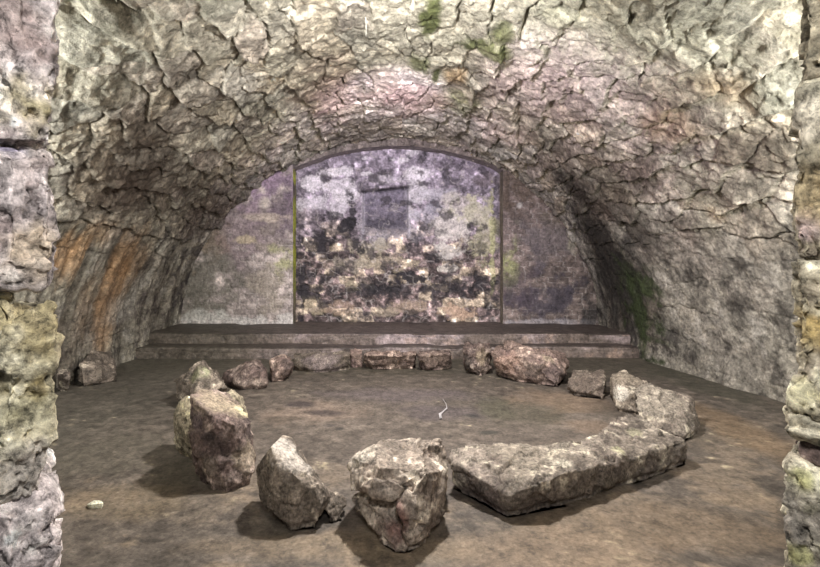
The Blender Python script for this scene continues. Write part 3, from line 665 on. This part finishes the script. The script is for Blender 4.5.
jamb(jl, [(6, 292), (12, 296), (9, 302)], -1.95, .4, 'jambB', 725, **kw)
jamb(jl, [(46, 308), (57, 326), (57, 385), (50, 440), (44, 490), (40, 500)], -1.95, .6, 'jambB', 730,
     patches=[((jx(28), YJ, jz(315)), .12, (.36, .29, .14), .6), ((jx(35), YJ, jz(388)), .04, (.6, .40, .1), .6), ((jx(15), YJ, jz(400)), .1, (.22, .20, .10), .6), ((jx(25), YJ, jz(470)), .1, (.55, .50, .48), .7)], **kw)
jamb(jl, [(40, 496), (54, 506), (58, 530), (57, 640), (50, 700)], -1.95, .6, 'jambA', 740,
     patches=[((jx(15), YJ, jz(560)), .05, (.15, .24, .06), .7)], **kw)
jamb(jl, [(50, 704), (58, 720), (57, 860), (57, 905)], -1.95, .6, 'jambB', 750, **kw)
jr = bpy.data.objects.new('wall_front_right', None); COL.objects.link(jr); jr['kind'] = 'structure'
jamb(jr, [(808, -260), (800, -180), (806, -70)], 2.2, .62, 'jambC', 760, **kw)
jamb(jr, [(806, -66), (803, -10), (804, 25), (800, 60), (806, 78)], 2.2, .6, 'jambC', 765, **kw)
jamb(jr, [(803, 72), (797, 90), (794, 150), (791, 220), (798, 262)], 2.2, .6, 'jambC', 770,
     patches=[((jx(797), YJ, jz(120)), .05, (.66, .60, .50), .7), ((jx(793), YJ, jz(230)), .05, (.6, .46, .46), .8), ((jx(812), YJ, jz(200)), .08, (.35, .27, .15), .7)], **kw)
jamb(jr, [(798, 258), (793, 275), (797, 330), (790, 390), (790, 418)], 2.2, .6, 'jambC', 780,
     patches=[((jx(812), YJ, jz(330)), .09, (.46, .34, .14), .8), ((jx(793), YJ, jz(390)), .05, (.6, .56, .36), .7)], **kw)
jamb(jr, [(790, 416), (782, 424), (782, 432), (796, 440)], 2.2, .55, 'jambC', 785, **kw)
jamb(jr, [(799, 438), (800, 460), (801, 470)], 2.2, .5, 'purple', 787, **kw)
jamb(jr, [(793, 462), (790, 478), (789, 520), (788, 570), (790, 700)], 2.2, .6, 'jambC', 790,
     patches=[((jx(800), YJ, jz(480)), .03, (.50, .50, .18), .6), ((jx(808), YJ, jz(505)), .03, (.50, .50, .18), .6), ((jx(795), YJ, jz(555)), .03, (.50, .50, .18), .6), ((jx(800), YJ, jz(520)), .08, (.16, .14, .14), .6)], **kw)
jamb(jr, [(792, 704), (789, 720), (790, 905)], 2.2, .6, 'jambC', 795, **kw)

# front wall with the doorway opening (behind the doorway stones)
def front_wall():
    bm = bmesh.new()
    xl, xr, zt = -1.3, 1.5, 2.85
    def prism(poly):
        a = [bm.verts.new((x, YJ+.10, z)) for x, z in poly]; b = [bm.verts.new((x, YF+.05, z)) for x, z in poly]
        bm.faces.new(a); bm.faces.new(b[::-1])
        for i in range(len(poly)):
            j = (i+1) % len(poly); bm.faces.new((a[i], b[i], b[j], a[j]))
    arcl = [(4.5*math.cos(t), 4.2*math.sin(t)) for t in np.linspace(math.pi, math.acos(xl/4.5), 20)]
    arcm = [(4.5*math.cos(t), 4.2*math.sin(t)) for t in np.linspace(math.acos(xl/4.5), math.acos(xr/4.6), 12)]
    arcr = [(4.7*math.cos(t), 4.2*math.sin(t)) for t in np.linspace(math.acos(xr/4.7), 0, 20)]
    prism(arcl+[(xl, -.02)]); prism(arcr+[(xr, -.02)]); prism(arcm+[(xr, zt), (xl, zt)])
    bmesh.ops.recalc_face_normals(bm, faces=bm.faces)
    me = bpy.data.meshes.new('wall_front'); bm.to_mesh(me); bm.free()
    set_col(me, np.zeros((len(me.vertices), 3))+np.array((.33, .30, .25)))
    me.materials.append(M_VAULT)
    o = bpy.data.objects.new('wall_front', me); COL.objects.link(o); o['kind'] = 'structure'
front_wall()

# ================================================================== LIGHTS
def light(name, kind, loc, energy, colr, size=.3, target=None, spot=None, blend=.6):
    l = bpy.data.lights.new(name, kind); l.energy = energy; l.color = colr
    if kind == 'AREA': l.shape = 'DISK'; l.size = size
    else: l.shadow_soft_size = size
    if kind == 'SPOT': l.spot_size = math.radians(spot); l.spot_blend = blend
    o = bpy.data.objects.new(name, l); COL.objects.link(o); o.location = loc
    if target is not None:
        from mathutils import Vector
        o.rotation_euler = (Vector(target)-Vector(loc)).to_track_quat('-Z', 'Y').to_euler()
    return o
light('ceiling_lamp', 'SPOT', (.3, 4.15, 3.6), 760, (1, .95, .90), .12, (.2, 4.6, 0), 150, .5)
light('side_fill', 'AREA', (-2.9, 2.5, 2.3), 95, (1, .98, .92), .3, (-3.6, 6.2, 3.3))  # unseen fill, added to brighten the left side of the vault
light('side_fill', 'AREA', (2.9, 2.5, 2.3), 85, (1, .98, .93), .3, (3.8, 6.8, 3.0))  # matching unseen fill added for the right side
light('vault_fill', 'SPOT', (0, 2.9, 3.25), 430, (1, .97, .92), .05, (0, 6.5, 4.9), 140, 1.)  # added out of view to brighten the crown without lighting the floor
light('violet_lamp', 'SPOT', (0.0, 5.2, 3.45), 420, (.90, .80, 1.0), .12, (-.1, 9.6, 2.5), 95, .8)
light('pink_lamp', 'SPOT', (.2, 4.2, 3.3), 130, (.95, .70, 1.0), .12, (3.2, 6.8, 2.6), 90, 1.)
light('jamb_fill', 'AREA', (.1, .0, 2.45), 42, (1, .97, .92), .25, (0, 1.9, 1.0))  # unseen light added above the camera to brighten the doorway stones
w = bpy.data.worlds.new('dim_world'); SC.world = w; w.use_nodes = True
w.node_tree.nodes['Background'].inputs[0].default_value = (.9, .95, 1, 1); w.node_tree.nodes['Background'].inputs[1].default_value = .15

# ================================================================== CAMERA
cam = bpy.data.cameras.new('camera'); co = bpy.data.objects.new('camera', cam); COL.objects.link(co)
co.location = (0, 0, EYE); co.rotation_euler = (math.pi/2, 0, 0)
cam.sensor_width = 36; cam.lens = F/820*36; cam.shift_x = (410-CX)/820; cam.shift_y = -(283.5-HY)/820
cam.clip_start = .05
SC.camera = co
SC.view_settings.view_transform = 'Standard'; SC.view_settings.look = 'None'
SC.view_settings.exposure = 0.2; SC.view_settings.gamma = 1
SC.view_settings.use_curve_mapping = False
